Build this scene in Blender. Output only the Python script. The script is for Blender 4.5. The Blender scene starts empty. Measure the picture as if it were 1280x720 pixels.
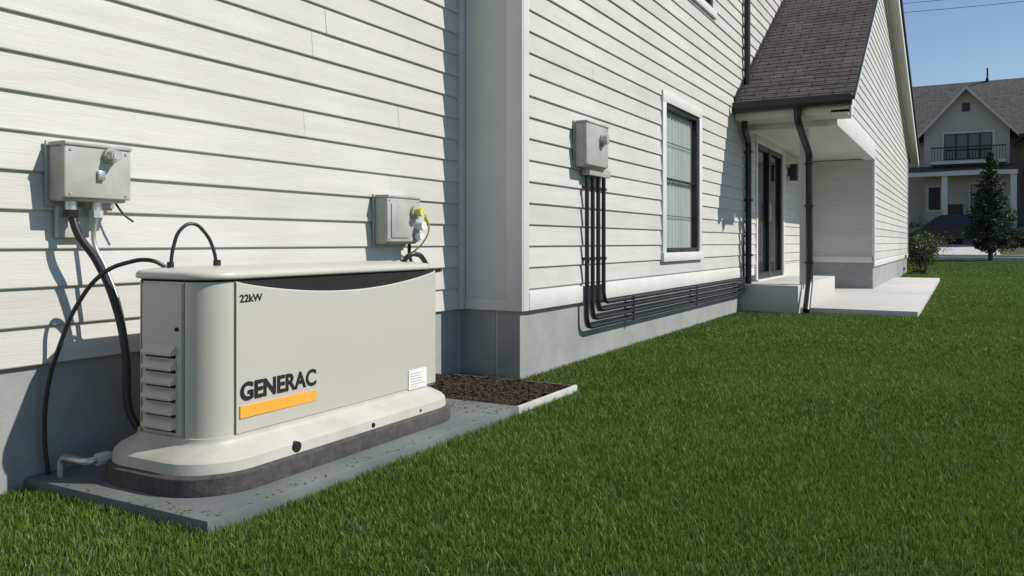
import bpy, bmesh, math, random
import numpy as np
from mathutils import Vector, Matrix
random.seed(7); rng=np.random.default_rng(11)
S=bpy.context.scene
COL=S.collection

# ------------------------------------------------------------ materials
def new_mat(name):
    m=bpy.data.materials.new(name); m.use_nodes=True
    nt=m.node_tree; b=nt.nodes['Principled BSDF']
    return m,nt,b
def L(nt,a,b): nt.links.new(a,b)
def noise_mat(name,c1,c2,scale=5,rough=0.6,bump=0.0,bscale=None,stretch=(1,1,1),metal=0,spec=None,detail=5,dirt=None,dirt_scale=1.2,bdist=0.01,coat=0,board=False):
    m,nt,b=new_mat(name)
    tc=nt.nodes.new('ShaderNodeTexCoord'); mp=nt.nodes.new('ShaderNodeMapping'); mp.inputs['Scale'].default_value=stretch
    L(nt,tc.outputs['Object'],mp.inputs['Vector'])
    n=nt.nodes.new('ShaderNodeTexNoise'); n.inputs['Scale'].default_value=scale; n.inputs['Detail'].default_value=detail
    L(nt,mp.outputs['Vector'],n.inputs['Vector'])
    r=nt.nodes.new('ShaderNodeValToRGB'); r.color_ramp.elements[0].position=.3; r.color_ramp.elements[1].position=.7
    r.color_ramp.elements[0].color=(*c1,1); r.color_ramp.elements[1].color=(*c2,1)
    L(nt,n.outputs['Fac'],r.inputs['Fac'])
    out=r.outputs['Color']
    if dirt:
        n2=nt.nodes.new('ShaderNodeTexNoise'); n2.inputs['Scale'].default_value=dirt_scale; n2.inputs['Detail'].default_value=8; n2.inputs['Roughness'].default_value=.65
        L(nt,tc.outputs['Object'],n2.inputs['Vector'])
        r2=nt.nodes.new('ShaderNodeValToRGB'); r2.color_ramp.elements[0].position=.45; r2.color_ramp.elements[1].position=.75
        L(nt,n2.outputs['Fac'],r2.inputs['Fac'])
        mx=nt.nodes.new('ShaderNodeMix'); mx.data_type='RGBA'
        mul=nt.nodes.new('ShaderNodeMath'); mul.operation='MULTIPLY'; mul.inputs[1].default_value=.6
        L(nt,r2.outputs['Color'],mul.inputs[0]); L(nt,mul.outputs[0],mx.inputs[0])
        L(nt,out,mx.inputs[6]); mx.inputs[7].default_value=(*dirt,1); out=mx.outputs[2]
    if board:
        # slight tone change from board to board
        sx=nt.nodes.new('ShaderNodeSeparateXYZ'); L(nt,tc.outputs['Object'],sx.inputs[0])
        a=nt.nodes.new('ShaderNodeMath'); a.operation='SUBTRACT'; a.inputs[1].default_value=.4995; L(nt,sx.outputs['Z'],a.inputs[0])
        d=nt.nodes.new('ShaderNodeMath'); d.operation='DIVIDE'; d.inputs[1].default_value=.158; L(nt,a.outputs[0],d.inputs[0])
        fl=nt.nodes.new('ShaderNodeMath'); fl.operation='FLOOR'; L(nt,d.outputs[0],fl.inputs[0])
        wn=nt.nodes.new('ShaderNodeTexWhiteNoise'); wn.noise_dimensions='1D'; L(nt,fl.outputs[0],wn.inputs['W'])
        mr=nt.nodes.new('ShaderNodeMapRange'); mr.inputs['To Min'].default_value=.94; mr.inputs['To Max'].default_value=1.03; L(nt,wn.outputs['Value'],mr.inputs['Value'])
        vm=nt.nodes.new('ShaderNodeVectorMath'); vm.operation='SCALE'; L(nt,out,vm.inputs[0]); L(nt,mr.outputs[0],vm.inputs['Scale']); out=vm.outputs[0]
    L(nt,out,b.inputs['Base Color'])
    b.inputs['Roughness'].default_value=rough; b.inputs['Metallic'].default_value=metal
    if spec is not None: b.inputs['Specular IOR Level'].default_value=spec
    if coat: b.inputs['Coat Weight'].default_value=coat
    if bump:
        n3=nt.nodes.new('ShaderNodeTexNoise'); n3.inputs['Scale'].default_value=bscale or scale*4; n3.inputs['Detail'].default_value=6
        L(nt,mp.outputs['Vector'],n3.inputs['Vector'])
        bp=nt.nodes.new('ShaderNodeBump'); bp.inputs['Strength'].default_value=bump; bp.inputs['Distance'].default_value=bdist
        L(nt,n3.outputs['Fac'],bp.inputs['Height']); L(nt,bp.outputs['Normal'],b.inputs['Normal'])
    return m
M={}
M['siding']=noise_mat('siding',(.525,.51,.475),(.58,.568,.535),1.6,.6,.3,9,(1,1,14),dirt=(.43,.415,.38),dirt_scale=.7,bdist=.004,board=True)
M['trim']=noise_mat('trim',(.62,.615,.59),(.69,.685,.66),3,.5,.1,40,dirt=(.54,.535,.50))
M['panel']=noise_mat('return_panel',(.54,.545,.53),(.60,.605,.59),3,.5,.1,40)
M['found']=noise_mat('foundation_concrete',(.26,.27,.265),(.34,.35,.34),2.5,.9,.5,50,dirt=(.20,.21,.205),dirt_scale=2.2,bdist=.004)
M['pad']=noise_mat('pad_concrete',(.105,.120,.122),(.15,.166,.167),3,.85,.4,70,dirt=(.080,.092,.094),dirt_scale=2.5,bdist=.003)
M['patio']=noise_mat('patio_concrete',(.46,.45,.42),(.54,.53,.50),1.2,.85,.3,40,dirt=(.38,.37,.34),bdist=.004)
M['gen']=noise_mat('generator_paint',(.46,.445,.39),(.50,.485,.43),1.5,.4,.06,160,bdist=.001,dirt=(.425,.41,.355),dirt_scale=3)
M['gen2']=noise_mat('generator_base',(.44,.425,.37),(.49,.475,.42),4,.5,.1,120,bdist=.002,dirt=(.33,.31,.26),dirt_scale=5)
M['rubber']=noise_mat('dark_plinth',(.040,.038,.038),(.075,.07,.068),30,.9,.6,90,bdist=.004,dirt=(.11,.10,.09),dirt_scale=6)
M['black']=noise_mat('black_plastic',(.012,.012,.013),(.022,.022,.024),8,.4,.1,60,bdist=.002)
M['blackmetal']=noise_mat('black_metal',(.010,.011,.012),(.022,.022,.024),4,.4,.1,30,bdist=.002)
M['seam']=noise_mat('panel_seam',(.10,.10,.09),(.14,.135,.12),8,.9)
M['dark']=noise_mat('dark_void',(.006,.006,.006),(.012,.012,.012),8,.9)
M['orange']=noise_mat('orange_stripe',(.80,.36,.04),(.86,.40,.05),5,.4)
M['white']=noise_mat('white_plastic',(.7,.7,.68),(.8,.8,.78),9,.4)
M['boxgrey']=noise_mat('utility_box_paint',(.36,.365,.33),(.43,.435,.40),6,.45,.1,80,bdist=.002,dirt=(.26,.26,.22),dirt_scale=7)
M['metal']=noise_mat('galvanised',(.5,.5,.5),(.65,.65,.65),20,.35,metal=.85)
M['yellow']=noise_mat('yellow_tag',(.55,.55,.10),(.68,.66,.2),20,.5)
M['mulch']=noise_mat('mulch',(.014,.010,.007),(.05,.034,.023),60,.95,1,90,bdist=.02)
M['mulch2']=noise_mat('mulch_chip',(.025,.016,.011),(.08,.054,.036),25,.95,.4,90,bdist=.01)
M['edge']=noise_mat('edging_stone',(.40,.40,.37),(.54,.54,.51),12,.85,.3,80,dirt=(.2,.22,.15),dirt_scale=6,bdist=.004)
M['soil']=noise_mat('lawn_ground',(.040,.062,.012),(.070,.105,.020),.7,.95,.8,18,dirt=(.055,.07,.016),dirt_scale=.15,bdist=.03)
M['asphalt']=noise_mat('asphalt',(.045,.045,.047),(.065,.065,.066),3,.9,.4,80)
M['kerb']=noise_mat('kerb_concrete',(.45,.45,.43),(.55,.55,.53),3,.9,.2,50)
M['beige']=noise_mat('beige_stucco',(.46,.41,.35),(.52,.47,.40),1.2,.9,.3,40,dirt=(.38,.34,.29))
M['beige2']=noise_mat('pale_stucco',(.56,.53,.48),(.62,.59,.54),1.2,.9,.3,40)
M['curtain']=noise_mat('curtain',(.66,.72,.66),(.80,.84,.78),3,.9,.5,6,(14,14,.4))
M['bark']=noise_mat('bark',(.05,.035,.025),(.11,.08,.06),12,.95,.8,40,(1,1,.3))
M['carpaint']=noise_mat('car_paint',(.010,.010,.011),(.014,.014,.015),2,.3,coat=.6)
M['carred']=noise_mat('tail_light',(.35,.01,.01),(.45,.02,.02),5,.2)
def glass(name,col,rough=.03,alpha=.45):
    m,nt,b=new_mat(name)
    b.inputs['Base Color'].default_value=(*col,1); b.inputs['Roughness'].default_value=rough; b.inputs['Specular IOR Level'].default_value=.8
    n=nt.nodes.new('ShaderNodeTexNoise'); n.inputs['Scale'].default_value=1.3
    tc=nt.nodes.new('ShaderNodeTexCoord'); L(nt,tc.outputs['Object'],n.inputs['Vector'])
    bp=nt.nodes.new('ShaderNodeBump'); bp.inputs['Strength'].default_value=.05; bp.inputs['Distance'].default_value=.05
    L(nt,n.outputs['Fac'],bp.inputs['Height']); L(nt,bp.outputs['Normal'],b.inputs['Normal'])
    b.inputs['Alpha'].default_value=alpha
    return m
M['glass']=glass('window_glass',(.03,.045,.042),.03,.32)
M['glassdark']=glass('dark_glass',(.012,.016,.02),.04,1)
def shingle(name,c1,c2):
    m,nt,b=new_mat(name)
    tc=nt.nodes.new('ShaderNodeTexCoord')
    br=nt.nodes.new('ShaderNodeTexBrick'); br.inputs['Scale'].default_value=1
    br.inputs['Brick Width'].default_value=.30; br.inputs['Row Height'].default_value=.14; br.inputs['Mortar Size'].default_value=.009
    br.inputs['Color1'].default_value=(*c1,1); br.inputs['Color2'].default_value=(*c2,1); br.inputs['Mortar'].default_value=(c1[0]*.3,c1[1]*.3,c1[2]*.3,1)
    L(nt,tc.outputs['UV'],br.inputs['Vector'])
    n=nt.nodes.new('ShaderNodeTexNoise'); n.inputs['Scale'].default_value=6; n.inputs['Detail'].default_value=10; n.inputs['Roughness'].default_value=.8
    L(nt,tc.outputs['Object'],n.inputs['Vector'])
    mx=nt.nodes.new('ShaderNodeMix'); mx.data_type='RGBA'; mx.blend_type='MULTIPLY'; mx.inputs[0].default_value=.8
    r=nt.nodes.new('ShaderNodeValToRGB'); r.color_ramp.elements[0].position=.35;r.color_ramp.elements[1].position=.65
    r.color_ramp.elements[0].color=(.42,.42,.42,1); r.color_ramp.elements[1].color=(1.35,1.31,1.26,1)
    L(nt,n.outputs['Fac'],r.inputs['Fac']); L(nt,br.outputs['Color'],mx.inputs[6]); L(nt,r.outputs['Color'],mx.inputs[7])
    L(nt,mx.outputs[2],b.inputs['Base Color']); b.inputs['Roughness'].default_value=.95
    bp=nt.nodes.new('ShaderNodeBump'); bp.inputs['Strength'].default_value=.9; bp.inputs['Distance'].default_value=.02
    L(nt,br.outputs['Fac'],bp.inputs['Height']); bp.invert=True; L(nt,bp.outputs['Normal'],b.inputs['Normal'])
    return m
M['shingle']=shingle('roof_shingles',(.055,.049,.044),(.098,.087,.078))
M['shingle2']=shingle('roof_shingles_grey',(.10,.092,.086),(.15,.138,.126))
def leafmat(name,trans=.25,rough=.5):
    m,nt,b=new_mat(name)
    a=nt.nodes.new('ShaderNodeAttribute'); a.attribute_name='tint'
    L(nt,a.outputs['Color'],b.inputs['Base Color']); b.inputs['Roughness'].default_value=rough
    b.inputs['Specular IOR Level'].default_value=.3
    t=nt.nodes.new('ShaderNodeBsdfTranslucent'); L(nt,a.outputs['Color'],t.inputs['Color'])
    mx=nt.nodes.new('ShaderNodeMixShader'); mx.inputs[0].default_value=trans
    L(nt,b.outputs[0],mx.inputs[1]); L(nt,t.outputs[0],mx.inputs[2]); L(nt,mx.outputs[0],nt.nodes['Material Output'].inputs['Surface'])
    return m
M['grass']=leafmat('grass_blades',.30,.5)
M['leaf']=leafmat('leaves',.2,.55)

# ------------------------------------------------------------ helpers
def empty(name):
    e=bpy.data.objects.new(name,None); e.empty_display_size=.2; COL.objects.link(e); return e
def mesh(name,v,f,mat,parent=None,smooth=False,uv=None):
    me=bpy.data.meshes.new(name); me.from_pydata([tuple(p) for p in v],[],f); me.update()
    if mat: me.materials.append(M[mat] if isinstance(mat,str) else mat)
    o=bpy.data.objects.new(name,me); COL.objects.link(o)
    if parent: o.parent=parent
    if smooth:
        for p in me.polygons: p.use_smooth=True
        try: me.set_sharp_from_angle(angle=math.radians(smooth if smooth is not True else 40))
        except Exception: pass
    return o
def fixn(o):
    bm=bmesh.new(); bm.from_mesh(o.data); bmesh.ops.recalc_face_normals(bm,faces=bm.faces); bm.to_mesh(o.data); bm.free(); return o
def box(name,x0,x1,y0,y1,z0,z1,mat,parent=None,bev=0,seg=2):
    v=[(x,y,z) for x in (x0,x1) for y in (y0,y1) for z in (z0,z1)]
    f=[(0,1,3,2),(4,6,7,5),(0,4,5,1),(2,3,7,6),(0,2,6,4),(1,5,7,3)]
    o=mesh(name,v,f,mat,parent)
    if bev:
        bm=bmesh.new(); bm.from_mesh(o.data); bmesh.ops.bevel(bm,geom=bm.edges[:],offset=bev,segments=seg,affect='EDGES',profile=.5)
        for fc in bm.faces: fc.smooth=True
        bm.to_mesh(o.data); bm.free()
        try:o.data.set_sharp_from_angle(angle=math.radians(35))
        except Exception: pass
    return o
def cyl(name,p0,p1,r,mat,parent=None,n=24,r2=None,bev=0):
    p0=Vector(p0);p1=Vector(p1);d=(p1-p0); q=d.to_track_quat('Z','Y'); r2=r if r2 is None else r2
    v=[];f=[]
    for p,rr in((p0,r),(p1,r2)):
        for i in range(n):
            a=2*math.pi*i/n; v.append(p+q@Vector((rr*math.cos(a),rr*math.sin(a),0)))
    for i in range(n): f.append((i,(i+1)%n,n+(i+1)%n,n+i))
    f.append(tuple(range(n-1,-1,-1))); f.append(tuple(range(n,2*n)))
    return mesh(name,v,f,mat,parent,smooth=40)
def tube(name,pts,r,mat,parent=None,auto=True):
    cu=bpy.data.curves.new(name,'CURVE'); cu.dimensions='3D'; cu.bevel_depth=r; cu.bevel_resolution=5; cu.resolution_u=10; cu.use_fill_caps=True
    sp=cu.splines.new('BEZIER'); sp.bezier_points.add(len(pts)-1)
    for b,p in zip(sp.bezier_points,pts):
        b.co=p; b.handle_left_type=b.handle_right_type='AUTO' if auto else 'VECTOR'
    cu.materials.append(M[mat]); o=bpy.data.objects.new(name,cu); COL.objects.link(o)
    if parent:o.parent=parent
    return o
def pipe(name,pts,r,mat,parent=None,br=.08,steps=6):
    P=[Vector(p) for p in pts]; out=[P[0]]
    for i in range(1,len(P)-1):
        a=(P[i-1]-P[i]); c=(P[i+1]-P[i]); rr=min(br,a.length*.45,c.length*.45)
        A=P[i]+a.normalized()*rr; C=P[i]+c.normalized()*rr
        for k in range(steps+1):
            t=k/steps; out.append(A*(1-t)**2+P[i]*2*t*(1-t)+C*t*t)
    out.append(P[-1])
    cu=bpy.data.curves.new(name,'CURVE'); cu.dimensions='3D'; cu.bevel_depth=r; cu.bevel_resolution=4; cu.use_fill_caps=True
    sp=cu.splines.new('POLY'); sp.points.add(len(out)-1)
    for q,p in zip(sp.points,out): q.co=(*p,1)
    sp.use_smooth=True
    cu.materials.append(M[mat]); o=bpy.data.objects.new(name,cu); COL.objects.link(o)
    if parent:o.parent=parent
    return o
def rrect(x0,x1,y0,y1,r,n=8):
    pts=[]
    for cx,cy,a0 in((x1-r,y1-r,0),(x0+r,y1-r,90),(x0+r,y0+r,180),(x1-r,y0+r,270)):
        for i in range(n+1):
            a=math.radians(a0+90*i/n); pts.append((cx+r*math.cos(a),cy+r*math.sin(a)))
    return pts
def loft(name,rect,r,rings,mat,parent,capb=False,capt=True,smooth=35,n=8):
    v=[];f=[]
    for off,z in rings:
        pts=rrect(rect[0]-off,rect[1]+off,rect[2]-off,rect[3]+off,max(r+off,.01),n); k=len(pts)
        v+=[(x,y,z) for x,y in pts]
    for j in range(len(rings)-1):
        for i in range(k):
            f.append((j*k+i,j*k+(i+1)%k,(j+1)*k+(i+1)%k,(j+1)*k+i))
    if capt: f.append(tuple(range((len(rings)-1)*k,len(rings)*k)))
    if capb: f.append(tuple(range(k-1,-1,-1)))
    return mesh(name,v,f,mat,parent,smooth=smooth)
BP=.158; ZB=.50
jr=random.Random(3)
def siding(name,mapf,rng_f,z0,z1,parent,mat='siding'):
    """lapped boards with butt joints"""
    v=[];f=[]
    k=math.floor((z0-ZB)/BP)
    while ZB+k*BP<z1-1e-4:
        a=ZB+k*BP; b=a+BP; lo=max(a,z0); hi=min(b,z1); k+=1
        if hi-lo<.002: continue
        oa=.019-.015*(lo-a)/BP; ob=.019-.015*(hi-a)/BP
        s0,s1=rng_f(lo); t0,t1=rng_f(hi)
        if s1-s0<.01: continue
        if t1<t0: t0=t1=(t0+t1)/2
        segs=[]; cs,ct=s0,t0; p=max(s0,t0)+jr.uniform(1.2,3.6)
        while p<min(s1,t1)-.5:
            segs.append((cs,p-.0012,ct,p-.0012)); cs=ct=p+.0012; p+=3.66
        segs.append((cs,s1,ct,t1)); rd=min(.004,(hi-lo)*.2)
        for (A,B_,C_,D) in segs:
            i=len(v); j=jr.uniform(-.0012,.0012)
            v+=[mapf(A,.0,lo),mapf(B_,.0,lo),mapf(A,oa-.002+j,lo),mapf(B_,oa-.002+j,lo),mapf(A,oa+j,lo+rd),mapf(B_,oa+j,lo+rd),mapf(C_,ob,hi),mapf(D,ob,hi)]
            f+=[(i,i+1,i+3,i+2),(i+2,i+3,i+5,i+4),(i+4,i+5,i+7,i+6)]
    return mesh(name,v,f,mat,parent)
def yface(Y): return lambda s,o,z:(s,Y-o,z)
def xface(X,sg=-1): return lambda s,o,z:(X+sg*o,s,z)
def cst(a,b): return lambda z:(a,b)
def uvroof(o,us,vs):
    me=o.data; uv=me.uv_layers.new(name='UVMap')
    for lp in me.loops:
        p=me.vertices[lp.vertex_index].co; uv.data[lp.index].uv=(us(p),vs(p))

# ------------------------------------------------------------ terrain
TX=[-400,24,40,46,50,56,900]; TZ=[0,0,.22,.25,.80,.95,.95]
def terr(x): return float(np.interp(x,TX,TZ))
xs=[-300,-100,-30,-10,0,5,12,20,24,27,30,34,37,40,46,48,50,53,56,70,100,200,500]
ys=[-400,-150,-60,-30,-15,-6,0,6,15,30,60,150,400]
v=[(x,y,terr(x)) for x in xs for y in ys]; ny=len(ys)
f=[(i*ny+j,(i+1)*ny+j,(i+1)*ny+j+1,i*ny+j+1) for i in range(len(xs)-1) for j in range(ny-1)]
mesh('ground',v,f,'soil')

def limit(x):
    l=np.full_like(x,3.29)
    l=np.where((x>1.915)&(x<4.97),2.232,l)
    l=np.where(x>5.17,2.79,l); l=np.where(x>11.78,1.97,l); l=np.where(x>11.98,.50,l)
    l=np.where(x>23.62,1.53,l); l=np.where(x>28.5,12,l); return l
def setcol(me,cols):
    ca=me.color_attributes.new('tint','FLOAT_COLOR','POINT'); ca.data.foreach_set('color',cols.astype(np.float32).ravel())
def blades(name,x0,x1,y0,y1,dens,h,w,parent,bright=1.0):
    N=int((x1-x0)*(y1-y0)*dens)
    x=rng.uniform(x0,x1,N); y=rng.uniform(y0,y1,N)
    k=y<limit(x)-rng.uniform(-.018,.012,N); x=x[k];y=y[k]; N=len(x)
    z=np.interp(x,TX,TZ)
    cl=.5+.25*np.sin(x*2.1+np.sin(y*1.7)*1.3)+.25*np.sin(y*2.9+x*.9+1.1*np.sin(x*3.3))
    cl2=.5+.5*np.sin(x*9+2*np.sin(y*7))*np.sin(y*11+2*np.sin(x*5))
    cl3=.5+.5*np.sin(x*27+3*np.sin(y*19))*np.sin(y*31+3*np.sin(x*17))
    H=h*(.60+.45*rng.random(N))*(.84+.12*cl+.12*cl2+.16*cl3); a=rng.uniform(0,2*np.pi,N)
    W=w*rng.uniform(.6,1.3,N); la=rng.uniform(0,2*np.pi,N); ln=H*rng.uniform(.05,.75,N)
    dx=np.cos(a)*W/2; dy=np.sin(a)*W/2; lx=np.cos(la)*ln; ly=np.sin(la)*ln
    V=np.empty((N,5,3))
    V[:,0]=np.c_[x-dx,y-dy,z-.003]; V[:,1]=np.c_[x+dx,y+dy,z-.003]
    V[:,2]=np.c_[x-dx*.85+lx*.3,y-dy*.85+ly*.3,z+H*.55]; V[:,3]=np.c_[x+dx*.85+lx*.3,y+dy*.85+ly*.3,z+H*.55]
    V[:,4]=np.c_[x+lx,y+ly,z+H]
    me=bpy.data.meshes.new(name); me.vertices.add(N*5); me.vertices.foreach_set('co',V.ravel())
    me.loops.add(N*7); me.polygons.add(N*2)
    b=(np.arange(N)*5)[:,None]; me.loops.foreach_set('vertex_index',(b+np.array([0,1,3,2,2,3,4])[None]).ravel().astype(np.int32))
    ls=(np.arange(N)*7)[:,None]+np.array([0,4])[None]; me.polygons.foreach_set('loop_start',ls.ravel().astype(np.int32))
    try: me.polygons.foreach_set('loop_total',np.tile([4,3],N).astype(np.int32))
    except Exception: pass
    c1=np.array([.064,.122,.016]); c2=np.array([.165,.250,.036]); c3=np.array([.32,.30,.13])
    t=np.clip(rng.normal(.45,.30,N)+.3*(cl-.5)+.3*(cl2-.5)+.15*(cl3-.5),0,1)[:,None]
    C=c1*(1-t)+c2*t; dry=(rng.random(N)<.06)[:,None]; C=np.where(dry,c3,C)*bright
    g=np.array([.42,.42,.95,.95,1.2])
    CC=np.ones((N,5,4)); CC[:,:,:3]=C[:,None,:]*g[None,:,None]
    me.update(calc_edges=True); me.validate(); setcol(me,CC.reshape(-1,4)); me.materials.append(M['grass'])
    o=bpy.data.objects.new(name,me); COL.objects.link(o); o.parent=parent; return o
lawn=empty('lawn')
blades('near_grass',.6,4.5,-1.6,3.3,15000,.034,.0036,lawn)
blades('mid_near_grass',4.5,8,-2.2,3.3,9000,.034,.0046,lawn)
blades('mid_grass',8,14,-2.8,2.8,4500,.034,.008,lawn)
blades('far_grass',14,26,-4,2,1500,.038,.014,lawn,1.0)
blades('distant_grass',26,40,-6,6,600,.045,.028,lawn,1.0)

# ------------------------------------------------------------ our house
H=empty('siding_house')
YL=3.32; YR=2.80; XC=5.18; TOP=8.0
box('left_wing_core',-9,XC+.3,YL+.01,12,.0,TOP,'siding',H)
box('right_wing_core',XC+.02,17.45,2.95,12,0,TOP,'siding',H)
siding('left_wall_siding',yface(YL),cst(-9,XC-.05),.50,TOP,H)
def openings(name,Y,x0,x1,z0,z1,ops):
    cuts=sorted(set([x0,x1]+[c for o in ops for c in o[:2] if x0<c<x1]))
    for a,b in zip(cuts[:-1],cuts[1:]):
        m=(a+b)/2; zs=[(o[2],o[3]) for o in ops if o[0]<m<o[1]]; zs.sort(); z=z0
        for p,q in zs:
            if p>z: siding(name,yface(Y),cst(a,b),z,p,H)
            z=q
        if z<z1: siding(name,yface(Y),cst(a,b),z,z1,H)
W1=(8.40,9.65,.89,2.50); W2=(9.40,10.25,3.95,5.5); D1=(12.85,14.9,.42,2.55)
openings('right_wall_siding',YR,XC+.07,17.45,.62,TOP,[W1,W2,D1])
box('reveal_top_filler',XC+.02,17.45,YR+.002,2.95,2.62,3.9,'trim',H)
box('reveal_left_filler',XC+.02,8.36,YR+.002,2.95,0.5,2.615,'trim',H)
box('reveal_mid_filler',9.70,12.80,YR+.002,2.95,0.5,2.615,'trim',H)
box('reveal_low_filler',8.365,9.695,YR+.002,2.95,0.5,.85,'trim',H)
box('reveal_right_filler',14.96,17.45,YR+.002,2.95,0.1,2.615,'trim',H)
box('reveal_upper_filler',XC+.02,17.45,YR+.002,2.95,5.55,TOP,'trim',H)
box('water_table_right',XC+.09,12.0,YR-.028,YR,.50,.635,'trim',H,.004)
box('foundation_left',-9,XC-.01,YL+.005,YL+.3,0,.498,'found',H)
box('foundation_right',XC+.012,12.0,YR+.012,YR+.2,-.02,.498,'found',H)
box('foundation_return',XC+.012,XC+.2,YR+.22,YL+.01,-.02,.496,'found',H)
box('return_panel',XC,XC+.06,YR+.10,YL-.05,.50,TOP,'panel',H)
box('corner_board_side',XC-.018,XC,YR-.022,YR+.11,.50,TOP,'trim',H,.003)
box('corner_board_front',XC,XC+.09,YR-.024,YR,.50,TOP,'trim',H,.003)
box('inner_corner_trim',XC-.055,XC-.002,YL-.05,YL-.0,.50,TOP,'panel',H,.003)
box('return_skirt',XC-.012,XC,YR+.112,YL-.052,.50,.58,'trim',H,.002)
box('main_eave_left',-9.4,XC+.1,YL-.35,12.3,TOP,TOP+.2,'trim',H)
box('main_eave_right',XC+.1,17.8,YR-.35,12.3,TOP,TOP+.2,'trim',H)
o=mesh('main_roof',[(-9.5,2.4,TOP+.2),(18,2.4,TOP+.2),(18,12.4,TOP+.2),(-9.5,12.4,TOP+.2),(-5,7.4,TOP+3),(13.5,7.4,TOP+3)],[(0,1,5,4),(1,2,5),(2,3,4,5),(3,0,4)],'shingle',H)
uvroof(o,lambda p:p.x,lambda p:p.y)
def window(pfx,x0,x1,z0,z1,Y):
    t=.115
    box(pfx+'_head_trim',x0-t,x1+t,Y-.035,Y-.0,z1,z1+t,'trim',H,.004)
    box(pfx+'_sill_trim',x0-t-.02,x1+t+.02,Y-.05,Y-.0,z0-t+.02,z0,'trim',H,.004)
    box(pfx+'_left_trim',x0-t,x0,Y-.033,Y,z0,z1,'trim',H,.004)
    box(pfx+'_right_trim',x1,x1+t,Y-.033,Y,z0,z1,'trim',H,.004)
    for n,(a,b,c,d) in {'l':(x0,x0+.05,z0,z1),'r':(x1-.05,x1,z0,z1),'b':(x0+.05,x1-.05,z0,z0+.05),'t':(x0+.05,x1-.05,z1-.05,z1)}.items():
        box(pfx+'_frame_'+n,a,b,Y-.012,Y+.045,c,d,'blackmetal',H,.003)
    zm=(z0+z1)/2; xm=(x0+x1)/2
    box(pfx+'_meeting_rail',x0+.05,x1-.05,Y+.010,Y+.034,zm-.013,zm+.013,'blackmetal',H,.003)
    for q in(.25,.75): box(pfx+'_muntin',x0+.05,x1-.05,Y+.028,Y+.034,z0+(z1-z0)*q-.004,z0+(z1-z0)*q+.004,'blackmetal',H)
    mesh(pfx+'_glass',[(x0+.04,Y+.036,z0+.04),(x1-.04,Y+.036,z0+.04),(x1-.04,Y+.036,z1-.04),(x0+.04,Y+.036,z1-.04)],[(0,1,2,3)],'glass',H)
    v=[];f=[];n=90
    for i in range(n+1):
        s=i/n; x=x0+.02+(x1-x0-.04)*s; y=Y+.062+.011*math.sin(s*75+1.5*math.sin(s*9))
        v+=[(x,y,z0+.0),(x,y,z1-.0)]
    for i in range(n): f.append((2*i,2*i+2,2*i+3,2*i+1))
    mesh(pfx+'_curtain',v,f,'curtain',H,smooth=True)
window('window',*W1,YR); window('upper_window',*W2,YR)
x0,x1,z0,z1=D1
box('door_head',x0-.1,x1+.1,YR-.03,YR,z1,z1+.12,'trim',H,.004)
box('door_left_trim',x0-.1,x0,YR-.03,YR+.1,z0,z1,'trim',H,.004)
box('door_right_trim',x1,x1+.1,YR-.03,YR+.1,z0,z1,'trim',H,.004)
box('door_glass',x0,x1,YR+.05,YR+.06,z0,z1,'glassdark',H)
for i,xx in enumerate((x0,x0+.96,x0+1.02,x1-.07)): box('door_stile_%d'%i,xx,xx+.07-.011*(i==1),YR+.0,YR+.045,z0,z1-.0,'blackmetal',H,.003)
box('door_bottom_rail',x0+.07,x1-.07,YR+.005,YR+.042,z0,z0+.1,'blackmetal',H)
box('door_top_rail',x0+.07,x1-.07,YR+.005,YR+.042,z1-.08,z1,'blackmetal',H)
box('door_handle',x0+.90,x0+.93,YR-.04,YR-.0,1.35,1.65,'metal',H,.005)
box('door_threshold',x0-.1,x1+.1,YR-.06,YR+.05,z0-.03,z0-.001,'trim',H)
# ---- gable wing
GY=1.55; RY=1.27; XE=11.4; ZE=2.93; XP=18.3; ZP=7.4; XR=30.0; ZR=3.8
sl=(ZP-ZE)/(XP-XE); sr=(ZP-ZR)/(XR-XP)
XW1=28.6; XF=17.5
box('wing_core_low',XF+.02,XW1-.02,GY+.01,9,0,3.9,'siding',H)
def gr(z):
    a=XE+(z-ZE+.06)/sl; b=XP+(ZP-.06-z)/sr; return (max(12.0,a),min(XW1,b))
siding('gable_siding',yface(GY),gr,2.98,ZP-.08,H)
siding('gable_lower_siding',yface(GY),cst(XF+.1,XW1-.1),.64,2.98,H)
siding('porch_end_siding',xface(XF,-1),cst(GY+.02,YR),.72,2.64,H)
mesh('gable_backing',[(12,GY+.008,2.7),(XW1,GY+.008,2.7),(XW1,GY+.008,ZP-.08-(XW1-XP)*sr),(XP,GY+.008,ZP-.08),(12,GY+.008,ZE+.3)],[(0,1,2,3,4)],'siding',H)
siding('wing_end_siding',xface(XW1,1),cst(GY,9),.64,4.15,H)
box('wing_foundation',XF+.03,XW1-.01,GY+.005,GY+.2,0,.52,'found',H)
box('wing_band',XF-.0,XW1+.02,GY-.03,GY+.0,.52,.64,'trim',H,.003)
box('porch_end_base',XF-.006,XF+.02,GY+.01,YR,0.08,.60,'found',H)
box('porch_end_band',XF-.03,XF-.0,GY+.0,YR,.60,.72,'trim',H,.003)
box('wing_corner_near',XF-.03,XF+.1,GY-.03,GY+.02,.64,2.62,'trim',H,.003)
box('wing_corner_far',XW1-.1,XW1+.025,GY-.03,GY+.05,.64,4.1,'trim',H,.003)
box('porch_beam',12.0,XF+.1,GY-.035,GY+.17,2.62,2.98,'trim',H,.004)
box('porch_side_beam',12.0,12.15,GY+.17,YR-.03,2.62,2.93,'trim',H)
box('porch_ceiling',12.15,XF,GY+.17,YR,2.66,2.72,'trim',H)
box('eave_soffit',XE+.02,12.0,RY+.06,YR-.03,2.70,2.80,'trim',H)
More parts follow.
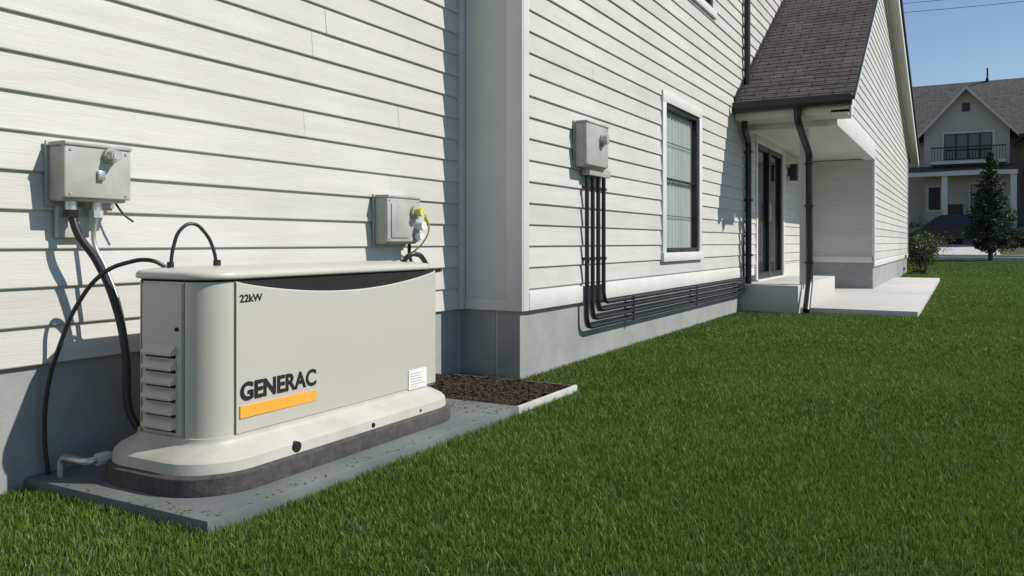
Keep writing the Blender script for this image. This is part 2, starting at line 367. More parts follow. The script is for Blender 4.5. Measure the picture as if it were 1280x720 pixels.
box('eave_fascia',XE,XE+.02,RY+.02,YR-.03,2.70,2.93,'trim',H)
mesh('eave_end_cap',[(XE+.02,GY-.02,2.70),(12.0,GY-.02,2.70),(12.0,GY-.02,2.93+.6*sl-.06),(XE+.02,GY-.02,2.90)],[(0,1,2,3)],'trim',H)
def slab(name,xa,za,xb,zb,y0,y1,th,mat):
    v=[(xa,y0,za),(xb,y0,zb),(xb,y1,zb),(xa,y1,za),(xa,y0,za-th),(xb,y0,zb-th),(xb,y1,zb-th),(xa,y1,za-th)]
    f=[(0,1,2,3),(7,6,5,4),(0,4,5,1),(1,5,6,2),(2,6,7,3),(3,7,4,0)]
    o=fixn(mesh(name,v,f,mat,H)); k=math.hypot(1,(zb-za)/(xb-xa))
    uvroof(o,lambda p:p.y,lambda p:p.x*k); return o
slab('wing_roof_near_slope',XE-.06,ZE-.03,XP,ZP+.01,RY-.03,YR-.02,.05,'shingle')
slab('wing_roof_far_slope',XP,ZP+.01,XR+.06,ZR-.01,RY-.03,9.3,.05,'shingle')
v=[];f=[];nrm=Vector((-sl,0,1)).normalized(); nC=58; dirS=Vector((XP-XE,0,ZP-ZE)).normalized()
for i in range(nC):
    base=Vector((XE-.06,0,ZE-.03))+dirS*(i*.14); yy=RY-.03
    while yy<YR-.03:
        wdt=min(random.uniform(.22,.38),YR-.025-yy); off=random.uniform(0,.012); k=len(v)
        a=base-dirS*off
        for p,hh in((a,0.003),(a,.012),(base+dirS*.15,.004)):
            for y_ in(yy+.002,yy+wdt-.002): q=p+nrm*hh; v.append((q.x,y_,q.z))
        f+=[(k,k+1,k+3,k+2),(k+2,k+3,k+5,k+4)]; yy+=wdt
o=mesh('shingle_courses',v,f,'shingle',H); uvroof(o,lambda p:p.y*1.0,lambda p:p.x*math.hypot(1,sl))
def rake(name,xa,za,xb,zb,y0,y1,d0,d1,mat):
    v=[(xa,y0,za-d0),(xb,y0,zb-d0),(xb,y1,zb-d0),(xa,y1,za-d0),(xa,y0,za-d1),(xb,y0,zb-d1),(xb,y1,zb-d1),(xa,y1,za-d1)]
    return fixn(mesh(name,v,[(0,1,2,3),(7,6,5,4),(0,4,5,1),(1,5,6,2),(2,6,7,3),(3,7,4,0)],mat,H))
rake('rake_board_near',XE,ZE,XP,ZP,RY,RY+.03,.055,.30,'trim'); rake('rake_board_far',XP,ZP,XR,ZR,RY,RY+.03,.055,.34,'trim')
rake('rake_soffit_near',XE,ZE,XP,ZP,RY+.03,GY-.03,.19,.22,'trim'); rake('rake_soffit_far',XP,ZP,XR,ZR,RY+.03,GY-.03,.20,.23,'trim')
rake('rake_drip_near',XE-.05,ZE-.03,XP,ZP,RY-.045,RY-.032,.0,.06,'blackmetal'); rake('rake_drip_far',XP,ZP,XR+.05,ZR,RY-.045,RY-.032,-.02,.09,'blackmetal')
rake('rake_frieze_far',XP,ZP,XW1,ZP-(XW1-XP)*sr,GY-.04,GY-.021,.22,.42,'trim')
rake('rake_frieze_near',12,ZE+.6*sl,XP,ZP,GY-.04,GY-.021,.22,.40,'trim')
rake('flashing',XE,ZE,XP,ZP,YR-.035,YR-.02,-.10,.02,'blackmetal')
def gutter(name,x,y0,y1,z):
    prof=[(0,0),(0,.13),(-.02,.13),(-.02,.02),(-.10,.02),(-.13,.06),(-.13,.13),(-.15,.13),(-.15,.05),(-.115,0)]
    v=[];n=len(prof)
    for y in(y0,y1): v+=[(x+a,y,z+b) for a,b in prof]
    f=[(i,(i+1)%n,n+(i+1)%n,n+i) for i in range(n)]+[tuple(range(n)),tuple(range(2*n-1,n-1,-1))]
    return fixn(mesh(name,v,f,'blackmetal',H))
gutter('gutter_near',XE-.062,RY-.02,YR-.04,2.78)
o=gutter('gutter_far',-XR-.065,1.28,9.2,3.66)
for vv in o.data.vertices: vv.co.x=-vv.co.x
fixn(o)
box('door_step',11.8,15.5,2.0,YR+.01,.0,.40,'patio',H,.01)
pt=empty('patio')
for i,(a,b) in enumerate(((12.0,15.85),(15.87,19.7),(19.72,23.6))): box('slab_%d'%i,a,b,.52,YR+.05,-.05,.085,'patio',pt,.006)
box('porch_post',12.20,12.32,1.93,2.05,.40,2.62,'trim',H,.004)
box('sconce_plate',15.36,15.44,YR-.05,YR-.02,2.2,2.36,'blackmetal',H,.004)
box('sconce_lamp',15.33,15.47,YR-.18,YR-.05,2.12,2.42,'blackmetal',H,.01)
def dspout(name,pts,r=.045):
    e=empty(name); pipe('pipe',pts,r,'blackmetal',e,.10)
    return e
dspout('downspout',[(11.95,YR-.07,7.9),(11.95,YR-.07,3.05)])
e=dspout('downspout',[(11.55,2.66,2.80),(11.62,2.70,2.62),(12.02,YR-.07,2.45),(12.02,YR-.07,.12),(11.92,YR-.20,.06)])
for z in(.8,1.6,2.3): box('strap',11.96,12.08,YR-.125,YR-.02,z,z+.03,'blackmetal',e)
e=dspout('downspout',[(11.33,1.93,2.80),(11.36,1.93,2.62),(12.10,1.90,2.25),(12.12,1.90,.45),(11.72,1.88,.06)],.05)
for z in (.7,1.5,2.1): box('strap',12.06,12.2,1.845,1.96,z,z+.03,'blackmetal',e)
dspout('downspout',[(29.9,1.6,3.68),(29.6,1.6,3.4),(28.75,1.62,3.0),(28.75,1.62,.1)],.05)

# ------------------------------------------------------------ conduit run
C=empty('conduit_bundle')
CZ=((6.25,.285),(6.37,.350),(6.49,.415),(6.61,.475))
yy=YR-.052
for i,(px,pz) in enumerate(CZ):
    pipe('conduit_%d'%i,[(px,yy,1.64),(px,yy,pz),(11.93-.05*i,yy,pz)],.0185,'black',C,.11)
for x in (7.3,9.4,11.5):
    for px,pz in CZ: box('clamp',x,x+.03,yy-.022,YR+.01,pz-.021,pz+.021,'blackmetal',C,.002)
for z in(.85,1.45):
    for px,pz in CZ: box('strap',px-.021,px+.021,yy-.022,YR-.015,z,z+.025,'blackmetal',C,.002)
pipe('small_riser',[(11.80,YR-.05,.50),(11.80,YR-.05,1.0),(11.9,YR-.05,1.1)],.016,'black',C)
# ------------------------------------------------------------ utility boxes
def ubox(name,x0,x1,y0,y1,z0,z1,meter):
    e=empty(name)
    box('back_plate',x0-.01,x1+.01,y1-.012,y1,z0-.02,z1+.02,'boxgrey',e,.003)
    box('housing',x0,x1,y0+.02,y1-.012,z0,z1,'boxgrey',e,.012,3)
    box('cover',x0-.006,x1+.006,y0,y0+.024,z0+.012,z1+.006,'boxgrey',e,.008,3)
    box('hood',x0-.008,x1+.008,y0-.008,y1-.02,z1-.004,z1+.014,'boxgrey',e,.006)
    for a in(x0+.02,x1-.02):
        for b in(z0+.03,z1-.02): cyl('screw',(a,y0+.002,b),(a,y0-.004,b),.006,'metal',e,10)
    if meter:
        mx,mz,r=meter
        cyl('meter_ring',(mx,y0,mz),(mx,y0-.02,mz),r*1.15,'boxgrey',e)
        cyl('meter_glass',(mx,y0-.02,mz),(mx,y0-.055,mz),r,'metal',e,r2=r*.85)
        cyl('meter_face',(mx,y0-.055,mz),(mx,y0-.058,mz),r*.6,'boxgrey',e)
    return e
b1=ubox('electrical_box',2.0,2.29,3.17,YL-.02,1.17,1.40,(2.19,1.365,.028))
box('weathered_plate',2.03,2.17,YL-.05,YL-.02,1.02,1.15,'edge',b1,.004)
for x in(2.06,2.17):
    cyl('gland',(x,3.23,1.17),(x,3.23,1.13),.024,'metal',b1); cyl('gland_nut',(x,3.23,1.135),(x,3.23,1.105),.030,'edge' if x>2.1 else 'black',b1,8)
box('latch',2.135,2.165,3.155,3.17,1.26,1.30,'metal',b1,.003)
tube('wire_tail',[(2.27,3.24,1.17),(2.30,3.22,1.12),(2.33,3.2,1.09)],.005,'black',b1)
tube('power_cable',[(2.06,3.23,1.13),(2.075,3.20,1.03),(2.13,3.17,.93),(2.185,3.12,.74),(2.20,3.07,.52),(2.20,3.05,.30),(2.22,3.02,.22)],.017,'black',b1)
tube('second_cable',[(2.17,3.23,1.12),(2.17,3.24,1.0),(2.19,3.2,.9),(2.22,3.14,.72),(2.235,3.10,.45)],.010,'metal',b1)
b2=ubox('outlet_box',4.12,4.46,3.18,YL-.02,.99,1.29,None)
box('cover_panel',4.15,4.33,3.172,3.181,1.03,1.25,'boxgrey',b2,.004)
cyl('knob_base',(4.40,3.18,1.20),(4.40,3.16,1.20),.045,'boxgrey',b2); cyl('knob',(4.40,3.16,1.20),(4.40,3.11,1.20),.030,'yellow',b2,10)
cyl('knob2',(4.43,3.18,1.11),(4.43,3.12,1.11),.03,'white',b2,12); cyl('knob3',(4.42,3.17,1.04),(4.42,3.13,1.04),.025,'white',b2,12)
tube('tag_wire',[(4.43,3.12,1.2),(4.5,3.13,1.1),(4.53,3.2,1.0),(4.52,3.28,.93)],.006,'yellow',b2)
box('tag',4.45,4.50,3.13,3.135,1.11,1.17,'yellow',b2)
tube('drop_wire',[(4.44,3.25,1.0),(4.45,3.25,.9),(4.46,3.2,.8),(4.45,3.0,.82)],.012,'black',b2)
b3=ubox('electric_meter_box',6.05,6.50,2.66,YR-.02,1.62,1.98,(6.36,1.86,.045))
box('pipe_shroud',6.20,6.66,YR-.10,YR-.02,1.56,1.63,'boxgrey',b3,.004)

# ------------------------------------------------------------ pad + mulch
box('concrete_pad',1.92,4.15,2.25,YL+.0,-.05,.05,'pad',None,.008)
mb=empty('mulch_bed'); v=[];f=[];nx,nyy=40,50
for i in range(nx+1):
    for j in range(nyy+1):
        x=4.155+(4.955-4.155)*i/nx; y=2.29+(3.32-2.29)*j/nyy
        v.append((x,y,.030+.010*math.sin(x*23+y*7)+.010*math.sin(y*31)+random.uniform(-.008,.010)))
for i in range(nx):
    for j in range(nyy): a=i*(nyy+1)+j; f.append((a,a+nyy+1,a+nyy+2,a+1))
mesh('soil',v,f,'mulch',mb)
v=[];f=[]
for i in range(5600):
    stray=i>5450
    x=random.uniform(4.16,4.95) if not stray else random.uniform(3.85,4.16); y=random.uniform(2.29,3.31); z=.038+.010*math.sin(x*23+y*7)+.010*math.sin(y*31)+random.uniform(-.003,.006)
    if stray: z=.053
    q=Matrix.Rotation(random.uniform(0,6.28),3,'Z')@Matrix.Rotation(random.uniform(-.6,.6)*(0 if stray else 1),3,'X'); l=random.uniform(.004,.013); w=random.uniform(.002,.005)
    k=len(v)
    for p in((-l,-w,0),(l,-w*.6,.001),(l*.8,w,.003),(-l,w*.7,.002)): v.append(tuple(Vector((x,y,z))+q@Vector(p)))
    f.append((k,k+1,k+2,k+3))
mesh('wood_chips',v,f,'mulch2',mb)
box('edging_front',4.16,4.99,2.262,2.286,-.02,.044,'edge',mb,.006)
box('edging_side',4.957,4.99,2.287,3.30,-.02,.042,'rubber',mb,.004)

# ------------------------------------------------------------ generator
G=empty('standby_generator')
R=(2.15,3.69,2.52,3.0)
loft('plinth',R,.13,[(.128,.05),(.13,.06),(.125,.115),(.11,.125)],'rubber',G)
loft('base_skirt',R,.13,[(.100,.118),(.105,.126),(.098,.165),(.085,.178),(.030,.206),(.016,.214),(.010,.225),(.009,.238)],'gen2',G,smooth=32,n=12)
loft('body',R,.13,[(0,.20),(0,.845)],'gen',G,n=12)
loft('dark_neck',R,.13,[(-.004,.838),(-.004,.862)],'dark',G)
loft('lid',R,.13,[(.004,.854),(.014,.856),(.018,.862),(.016,.876),(.006,.885),(-.03,.891),(-.10,.897),(-.19,.900)],'gen',G,smooth=60,n=12)
box('dark_recess',2.287,3.66,2.516,2.53,.74,.855,'dark',G)
v=[];f=[];n=40; xa,xb=2.285,3.672
def pyy(s): return 2.512-.004*math.sin(math.pi*s)
for i in range(n+1):
    s=i/n; x=xa+(xb-xa)*s; zt=.846-.068*(math.sin(math.pi*s)**.8 if 0<s<1 else 0); y=pyy(s)
    v+=[(x,y+.006,.236),(x,y,.242),(x,y,zt-.005),(x,y+.004,zt),(x,y+.02,zt)]
for i in range(n):
    for k in range(4): a=i*5+k; f.append((a,a+5,a+6,a+1))
f+=[(0,1,2,3,4)]; m=n*5; f+=[(m+4,m+3,m+2,m+1,m)]
mesh('front_panel',v,f,'gen',G,smooth=30)
box('seam_left',2.280,2.2835,2.517,2.53,.235,.85,'seam',G)
box('seam_bottom',2.285,3.67,2.514,2.524,.229,.235,'seam',G)
box('seam_corner',2.1485,2.156,2.648,2.652,.235,.85,'seam',G)
box('seam_back',2.1485,2.156,2.90,2.904,.235,.85,'seam',G)
box('corner_door_left',2.1455,2.150,2.660,2.895,.245,.835,'gen',G,.002)
cyl('latch',(2.147,2.685,.66),(2.139,2.685,.66),.008,'dark',G,12)
for i in range(6):
    z=.262+i*.058
    y0,y1=2.69,2.875
    v=[(2.145,y0,z+.045),(2.145,y1,z+.045),(2.118,y0+.006,z+.012),(2.118,y1-.006,z+.012),(2.120,y0+.006,z+.004),(2.120,y1-.006,z+.004),(2.145,y0,z+.008),(2.145,y1,z+.008)]
    fixn(mesh('louvre_%d'%i,v,[(0,1,3,2),(2,3,5,4),(0,2,4,6),(1,7,5,3)],'gen',G))
    box('louvre_gap_%d'%i,2.1435,2.147,y0+.004,y1-.004,z-.008,z+.010,'dark',G)
box('orange_stripe',2.30,2.735,2.5065,2.514,.300,.348,'orange',G)
def text(body,x,z,size,y,width,parent,off=.0):
    cu=bpy.data.curves.new('lettering','FONT'); cu.body=body; cu.size=size; cu.extrude=.0006; cu.offset=off
    cu.materials.append(M['dark']); o=bpy.data.objects.new('lettering',cu); COL.objects.link(o); o.parent=parent
    bpy.context.view_layer.update(); w=max(o.dimensions.x,.001)
    o.location=(x,y,z); o.rotation_euler=(math.pi/2,0,0); o.scale=(width/w,1,1); return o
text('GENERAC',2.302,.372,.098,2.5075,.43,G,.0030)
text('22kW',2.30,.762,.042,2.5105,.12,G,.0012)
box('label',3.42,3.58,2.5055,2.512,.235,.335,'white',G)
for i in range(6): box('label_line_%d'%i,3.435,3.435+random.uniform(.06,.13),2.5045,2.506,.245+i*.014,.248+i*.014,'boxgrey',G)
cyl('drain_hole',(2.52,2.44,.150),(2.52,2.414,.148),.021,'dark',G); cyl('drain_rim',(2.52,2.44,.150),(2.52,2.417,.148),.026,'black',G)
cyl('bolt',(3.02,2.44,.145),(3.02,2.413,.143),.011,'dark',G,12); cyl('bolt',(3.40,2.44,.145),(3.40,2.415,.143),.007,'dark',G,12)
tube('lid_cable',[(2.245,2.85,.885),(2.255,2.845,.98),(2.285,2.835,1.055),(2.335,2.825,1.078),(2.39,2.815,1.04),(2.425,2.805,.97),(2.44,2.80,.88)],.0075,'black',G)
cyl('cable_boot',(2.44,2.8,.88),(2.44,2.8,.925),.016,'black',G,12); cyl('cable_boot',(2.245,2.85,.88),(2.245,2.85,.92),.014,'black',G,12)
tube('side_hose',[(2.30,2.93,.890),(2.24,2.97,.925),(2.18,3.04,.915),(2.12,3.10,.875),(2.06,3.18,.75),(2.02,3.24,.58),(1.99,3.27,.42),(1.98,3.28,.20),(1.99,3.27,.05)],.009,'black',G)
tube('lid_handle',[(3.52,2.62,.88),(3.54,2.60,.925),(3.60,2.58,.935),(3.65,2.57,.90),(3.66,2.56,.865)],.014,'black',G)
cyl('gas_pipe',(2.05,3.03,.13),(2.35,3.03,.13),.018,'metal',G); cyl('gas_nut',(2.04,3.03,.13),(2.09,3.03,.13),.026,'edge',G,8)
pipe('gas_riser',[(2.06,3.03,.13),(2.0,3.03,.13),(2.0,3.2,.13),(2.0,3.2,.05)],.015,'metal',G,.03)

# ------------------------------------------------------------ leaf clumps
def leafcloud(name,pts,size,parent,c1,c2,mat='leaf',flat=1.0):
    N=len(pts); P=np.array(pts); a=rng.normal(size=(N,3)); a[:,2]*=flat; a/=np.linalg.norm(a,axis=1)[:,None]; b=rng.normal(size=(N,3)); b[:,2]*=flat; b-= (a*b).sum(1)[:,None]*a; b/=np.linalg.norm(b,axis=1)[:,None]
    s=size*rng.uniform(.5,1.3,N)[:,None]
    V=np.stack([P-a*s,P+b*s*.45,P+a*s,P-b*s*.45],1).reshape(-1,3)
    me=bpy.data.meshes.new(name); me.from_pydata(V.tolist(),[],[(4*i,4*i+1,4*i+2,4*i+3) for i in range(N)])
    t=rng.random(N)[:,None]; C=np.array(c1)*(1-t)+np.array(c2)*t
    CC=np.ones((N,4,4)); CC[:,:,:3]=C[:,None,:]; setcol(me,CC.reshape(-1,4)); me.materials.append(M[mat])
    o=bpy.data.objects.new(name,me); COL.objects.link(o); o.parent=parent; return o
# mown clippings lying on pad and patio edges
pts=[(random.uniform(1.93,4.14),2.255+abs(random.gauss(0,.035)),.053) for i in range(90)]+[(1.925+abs(random.gauss(0,.04)),random.uniform(2.27,3.2),.053) for i in range(45)]
leafcloud('clippings',pts,.010,lawn,(.10,.14,.03),(.25,.24,.10),flat=.08)
def conifer(name,x,y,z,h,r,n=9000,c1=(.012,.028,.012),c2=(.05,.08,.032)):
    e=empty(name); cyl('trunk',(x,y,z-.05),(x,y,z+h*.95),h*.022,'bark',e,10,r2=.01)
    pts=[]; br=95
    for i in range(br):
        t=(i+.5)/br; zz=z+h*(.09+.88*t); rr=r*(1-t)**.75*random.uniform(.65,1.15)*(1 if t>.08 else .75); a=i*2.399+random.uniform(-.3,.3)
        ex,ey,ez=x+rr*math.cos(a),y+rr*math.sin(a),zz+rr*.15
        cyl('limb_%d'%i,(x,y,zz-.05),(ex,ey,ez),.018*(1-t)+.006,'bark',e,5,r2=.004)
        m=int(n/br*(.35+1.2*(1-t)))
        for k in range(m):
            s=random.random()**.6; w=.05+.16*rr*(1-abs(s-.6))
            pts.append((x+(ex-x)*s+random.gauss(0,w*.6),y+(ey-y)*s+random.gauss(0,w*.6),zz+(ez-zz)*s+random.gauss(0,w*.45)-.03))
    leafcloud('needles',pts,.065*h/4.5,e,c1,c2); return e
conifer('conifer_tree',39.2,-1.0,terr(39.2),4.7,1.15)
def shrub(name,x,y,z,r,h,n=1800,c1=(.03,.05,.015),c2=(.09,.14,.04)):
    e=empty(name); pts=[]
    for i in range(9):
        a=random.uniform(0,6.28); rr=r*random.uniform(0,.65); cx,cy,cz=x+rr*math.cos(a),y+rr*math.sin(a),z+h*random.uniform(.3,.75)
        tube('stem_%d'%i,[(x,y,z),(x+(cx-x)*.4,y+(cy-y)*.4,z+(cz-z)*.6),(cx,cy,cz)],.012,'bark',e)
        cr=r*random.uniform(.35,.55)
        for k in range(n//9):
            d=Vector((random.gauss(0,1),random.gauss(0,1),random.gauss(0,.8))).normalized()*cr*random.random()**.4
            pts.append((cx+d.x,cy+d.y,max(z+.03,cz+d.z)))
    leafcloud('leaves',pts,.05,e,c1,c2); return e
shrub('shrub',30.4,1.25,terr(30),.55,1.05)
shrub('shrub',33.0,1.35,terr(33),.8,1.3)
shrub('shrub',37.5,1.2,terr(37.5),.9,1.2,c1=(.06,.055,.02),c2=(.17,.16,.06))
shrub('shrub',51.2,2.6,.85,1.0,1.6); shrub('shrub',51.5,-1.6,.85,.8,1.2); shrub('shrub',51.5,-3.2,.85,.9,1.3)
pl=empty('lattice_planter')
for zz in(.10,.75): box('rail',27.0,28.0,.96,1.00,zz,zz+.05,'blackmetal',pl); box('rail_back',27.0,28.0,1.30,1.34,zz,zz+.05,'blackmetal',pl); box('rail_side',27.0,27.04,1.00,1.30,zz,zz+.05,'blackmetal',pl); box('rail_end',27.96,28.0,1.00,1.30,zz,zz+.05,'blackmetal',pl)
for i in range(9): box('slat_%d'%i,27.0+i*.12,27.02+i*.12,.97,.99,.02,.8,'blackmetal',pl)
for i in range(4): box('side_slat_%d'%i,27.0,27.02,1.00+i*.09,1.02+i*.09,.02,.8,'blackmetal',pl)

# ------------------------------------------------------------ street
def strip(name,x0,x1,y0,y1,z,mat,dz=0):
    return mesh(name,[(x0,y0,z),(x1,y0,z+dz),(x1,y1,z+dz),(x0,y1,z)],[(0,1,2,3)],mat)
strip('road',40.3,45.8,-200,200,.262,'asphalt')
box('kerb',40.05,40.3,-200,200,.0,.37,'kerb',None,.02)
box('kerb',45.8,46.0,-200,200,.0,.39,'kerb',None,.02)
strip('driveway',50.3,53.4,-3,2.4,.885,'kerb')
mesh('driveway_ramp',[(46.0,-1.6,.40),(50.3,-1.6,.89),(50.3,1.6,.89),(46.0,1.6,.40)],[(0,1,2,3)],'kerb')

# ------------------------------------------------------------ car
def car(name,x,y,z,ang):
    e=empty(name); 
    prof=[(-2.25,.35),(-2.30,.75),(-2.25,1.0),(-1.95,1.08),(-1.65,1.55),(-1.3,1.64),(.35,1.62),(.65,1.50),(1.15,1.06),(2.0,.95),(2.25,.75),(2.28,.4),(1.9,.28),(-1.9,.28)]
    bm=bmesh.new(); n=len(prof); rings=[]
    for yy in (-.92,-.86,.86,.92):
        rings.append([bm.verts.new((px,yy*(1 if pz<1.09 else .82),pz)) for px,pz in prof])
    for j in range(3):
        for i in range(n): bm.faces.new((rings[j][i],rings[j][(i+1)%n],rings[j+1][(i+1)%n],rings[j+1][i]))
    bm.faces.new(rings[0][::-1]); bm.faces.new(rings[3]); bmesh.ops.recalc_face_normals(bm,faces=bm.faces)
    me=bpy.data.meshes.new('body'); bm.to_mesh(me); bm.free(); me.materials.append(M['carpaint'])
    o=bpy.data.objects.new('body',me); COL.objects.link(o); o.parent=e
    md=o.modifiers.new('b','BEVEL'); md.width=.05; md.segments=3; md.limit_method='ANGLE'
    for s in(-1,1):
        mesh('side_glass',[(-1.55,s*.80,1.12),(.95,s*.80,1.12),(.45,s*.762,1.52),(-1.45,s*.762,1.54)],[(0,1,2,3)],'glassdark',e)
    mesh('rear_glass',[(-1.945,-.65,1.14),(-1.945,.65,1.14),(-1.70,.60,1.50),(-1.70,-.60,1.50)],[(0,1,2,3)],'glassdark',e)
    mesh('windscreen',[(1.10,-.68,1.12),(1.10,.68,1.12),(.70,.60,1.47),(.70,-.60,1.47)],[(0,1,2,3)],'glassdark',e)
    for s in(-1,1):
        box('tail_light',-2.31,-2.2,s*.75-.14,s*.75+.14,.78,.98,'carred',e,.02)
        box('head_light',2.15,2.28,s*.7-.16,s*.7+.16,.68,.82,'white',e,.02)
        box('mirror',.75,.88,s*1.0-.09,s*1.0+.09,1.08,1.22,'carpaint',e,.03)
        for wx in(-1.4,1.4):
            cyl('wheel',(wx,s*.72,.34),(wx,s*.95,.34),.34,'rubber',e,24); cyl('rim',(wx,s*.95,.34),(wx,s*.96,.34),.21,'metal',e,16)
    box('bumper_rear',-2.38,-2.24,-.85,.85,.35,.58,'black',e,.03); box('bumper_front',2.22,2.34,-.85,.85,.33,.55,'black',e,.03)
    box('number_plate',-2.335,-2.30,-.26,.26,.80,.92,'white',e)
    e.location=(x,y,z); e.rotation_euler=(0,0,ang); return e
car('parked_car',51.0,.55,.885,math.radians(80))
car('parked_car',50.9,-4.6,.885,math.radians(88))

# ------------------------------------------------------------ neighbour house
B=empty('beige_house')
z0=.9
box('main_block',54.8,64,-15,9,z0,7.2,'beige',B)
o=mesh('hip_roof',[(54.2,-15.6,7.15),(64.6,-15.6,7.15),(64.6,9.6,7.15),(54.2,9.6,7.15),(59.4,-9.5,11.2),(59.4,3.6,11.2)],[(0,4,5,3),(0,1,4),(1,2,5,4),(2,3,5),(0,3,2,1)],'shingle2',B); uvroof(o,lambda p:p.y,lambda p:p.x)
box('eave_fascia',54.15,54.3,-15.6,9.6,6.95,7.16,'blackmetal',B)
gy0,gy1=-2.3,2.0; gx=53.4; gm=(gy0+gy1)/2; gz=7.5; gp=9.85
box('bay',gx,54.8,gy0,gy1,z0,gz,'beige',B)
mesh('bay_gable',[(gx,gy0,gz),(gx,gy1,gz),(gx,gm,gp)],[(0,1,2)],'beige',B)
for a in(gy0-.4,gy1+.4):
    za=gz-.35; v=[(gx-.45,a,za),(gx-.45,gm,gp+.12),(58.5,gm,gp+.12),(58.5,a,za)]; v+=[(p[0],p[1],p[2]-.14) for p in v]
    o=fixn(mesh('bay_roof',v,[(0,1,2,3),(7,6,5,4),(0,4,5,1),(1,5,6,2),(2,6,7,3),(3,7,4,0)],'shingle2',B)); uvroof(o,lambda p:p.x,lambda p:p.y)
    v=[(gx-.47,a,za-.02),(gx-.47,gm,gp+.10),(gx-.47,gm,gp-.12),(gx-.47,a,za-.24)]; mesh('bay_rake',v,[(0,1,2,3)],'beige2',B)
box('gable_vent',gx-.03,gx,gm-.2,gm+.2,8.5,9.0,'blackmetal',B)
def nwin(y0,y1,za,zb,X,mull=1,tr='beige2'):
    box('casing',X-.06,X,y0-.12,y1+.12,za-.12,zb+.12,tr,B); box('sash',X-.09,X-.061,y0,y1,za,zb,'blackmetal',B)
    k=mull+1; w=(y1-y0)/k
    for i in range(k):
        box('pane',X-.10,X-.091,y0+i*w+.05,y0+(i+1)*w-.05,za+.06,(za+zb)/2-.03,'glassdark',B); box('pane',X-.10,X-.091,y0+i*w+.05,y0+(i+1)*w-.05,(za+zb)/2+.03,zb-.06,'glassdark',B)
nwin(-1.45,.95,5.75,7.25,gx,3)
box('balcony_floor',gx-1.0,gx,-2.1,1.6,5.45,5.62,'beige2',B)
box('balcony_rail',gx-1.0,gx-.95,-2.1,1.6,6.35,6.42,'blackmetal',B)
for i in range(26): box('baluster_%d'%i,gx-.99,gx-.965,-2.08+i*.145,-2.055+i*.145,5.62,6.35,'blackmetal',B)
v=[(51.6,-2.6,4.95),(51.6,4.2,4.95),(53.4,4.2,5.42),(53.4,-2.6,5.42)]; v+=[(a,b,c-.16) for a,b,c in v]
o=fixn(mesh('porch_roof',v,[(0,1,2,3),(7,6,5,4),(0,4,5,1),(1,5,6,2),(2,6,7,3),(3,7,4,0)],'shingle2',B)); uvroof(o,lambda p:p.y,lambda p:p.x)
box('porch_fascia',51.52,51.6,-2.6,4.2,4.72,4.95,'beige2',B)
for yy in(-2.4,.9,3.9): box('porch_column',51.65,51.95,yy-.15,yy+.15,z0,4.8,'beige2',B,.02)
nwin(1.15,1.75,2.9,4.2,gx,0); nwin(-1.9,-.4,2.7,4.3,gx,1); 
box('front_door',gx-.06,gx,.0,.8,z0,3.2,'bark',B)
box('right_bay',52.6,54.8,-8.5,-3.0,z0,6.6,'beige2',B)
v=[(52.1,-9.0,6.5),(52.1,-5.75,8.9),(58,-5.75,8.9),(58,-9.0,6.5)]; o=mesh('right_bay_roof',v,[(0,1,2,3)],'shingle2',B); uvroof(o,lambda p:p.x,lambda p:p.y)
v=[(52.1,-2.5,6.5),(52.1,-5.75,8.9),(58,-5.75,8.9),(58,-2.5,6.5)]; o=mesh('right_bay_roof',v,[(3,2,1,0)],'shingle2',B); uvroof(o,lambda p:p.x,lambda p:p.y)
mesh('right_bay_gable',[(52.6,-8.5,6.6),(52.6,-3.0,6.6),(52.6,-5.75,8.6)],[(0,1,2)],'beige2',B)
nwin(-4.6,-3.5,4.2,5.8,52.6,1,'trim'); nwin(-4.6,-3.5,1.8,3.4,52.6,1,'trim'); nwin(-7.8,-5.6,1.8,3.4,52.6,1,'trim')
cyl('roof_finial',(59.4,-1.35,11.1),(59.4,-1.35,12.0),.05,'blackmetal',B,8); cyl('finial_base',(59.4,-1.35,11.1),(59.4,-1.35,11.5),.16,'blackmetal',B,10,r2=.04)
nwin(4,5.6,5.2,6.5,54.8,1); nwin(6,7.4,2.2,4,54.8,1)
B2=empty('brown_house'); box('walls',74,84,12,26,.9,6.5,'beige2',B2)
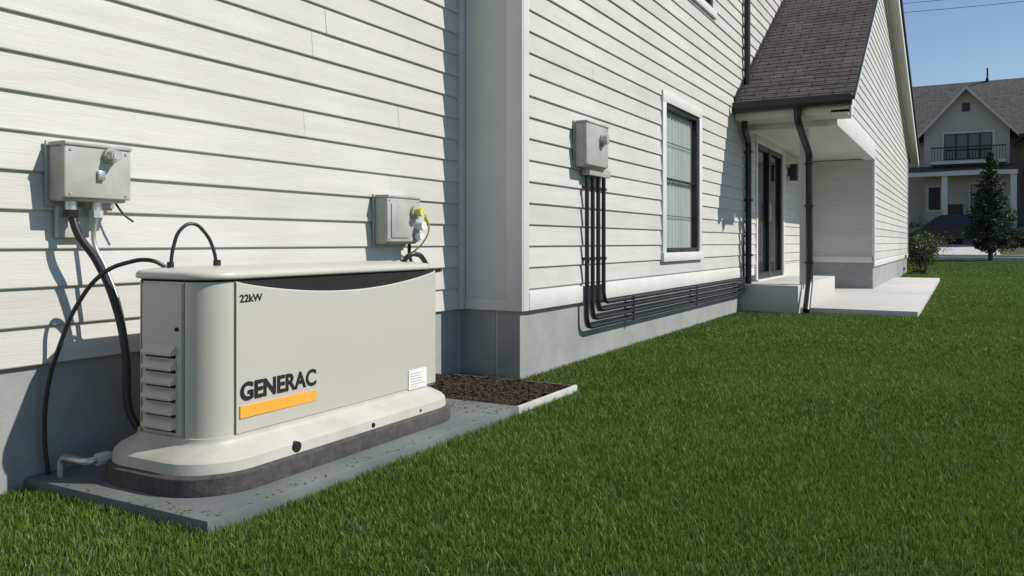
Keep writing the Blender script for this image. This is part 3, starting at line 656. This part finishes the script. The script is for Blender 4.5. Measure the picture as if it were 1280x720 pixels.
o=mesh('roof',[(73.3,11.3,6.4),(84.7,11.3,6.4),(84.7,26.7,6.4),(73.3,26.7,6.4),(79,16,10),(79,22,10)],[(0,1,4),(1,2,5,4),(2,3,5),(3,0,4,5),(0,3,2,1)],'shingle2',B2); uvroof(o,lambda p:p.y,lambda p:p.x)
pts=[]
for i in range(46):
    cx=random.uniform(88,110); cy=random.uniform(-70,60); r=random.uniform(2.0,3.6); hz=random.uniform(2,5)
    for k in range(420):
        d=Vector((random.gauss(0,1),random.gauss(0,1),random.gauss(0,1))).normalized()*r*random.random()**.35
        pts.append((cx+d.x,cy+d.y,max(.9,hz+d.z)))
leafcloud('distant_trees',pts,.32,None,(.02,.035,.012),(.06,.09,.03))
pw=empty('power_line')
for i,za in enumerate((19.6,18.9)):
    tube('wire_%d'%i,[(70,30,za+1.2),(70,10,za+.2),(70,-10,za-.3),(70,-35,za+1.2)],.018,'blackmetal',pw)
for yy in (30.0,-35.0): cyl('pole',(70.2,yy,.9),(70.2,yy,21.5),.2,'bark',pw,12); 

# ------------------------------------------------------------ light, sky, camera
Ld=Vector((-.42,1.0,-1.0)).normalized()
sun=bpy.data.lights.new('sun','SUN'); sun.energy=5.0; sun.angle=math.radians(.5); sun.color=(1,.95,.865)
so=bpy.data.objects.new('sun',sun); COL.objects.link(so); so.rotation_euler=Ld.to_track_quat('-Z','Y').to_euler()
w=bpy.data.worlds.new('World'); S.world=w; w.use_nodes=True; nt=w.node_tree
sky=nt.nodes.new('ShaderNodeTexSky'); sky.sky_type='NISHITA'; sky.sun_disc=False
sky.sun_elevation=math.asin(-Ld.z); sky.sun_rotation=math.atan2(-Ld.x,-Ld.y); sky.air_density=1.0; sky.dust_density=.0; sky.ozone_density=2.2
bg=nt.nodes['Background']; L(nt,sky.outputs[0],bg.inputs['Color']); bg.inputs['Strength'].default_value=.11
cam=bpy.data.cameras.new('camera'); cam.lens=28.6; cam.sensor_width=36; cam.shift_y=-57/1280; cam.clip_end=2000; cam.clip_start=.05
co=bpy.data.objects.new('camera',cam); COL.objects.link(co); co.location=(0,0,1.0); co.rotation_euler=(math.radians(90),0,math.radians(-61))
S.camera=co
S.view_settings.view_transform='Standard'; S.view_settings.look='None'; S.view_settings.exposure=0
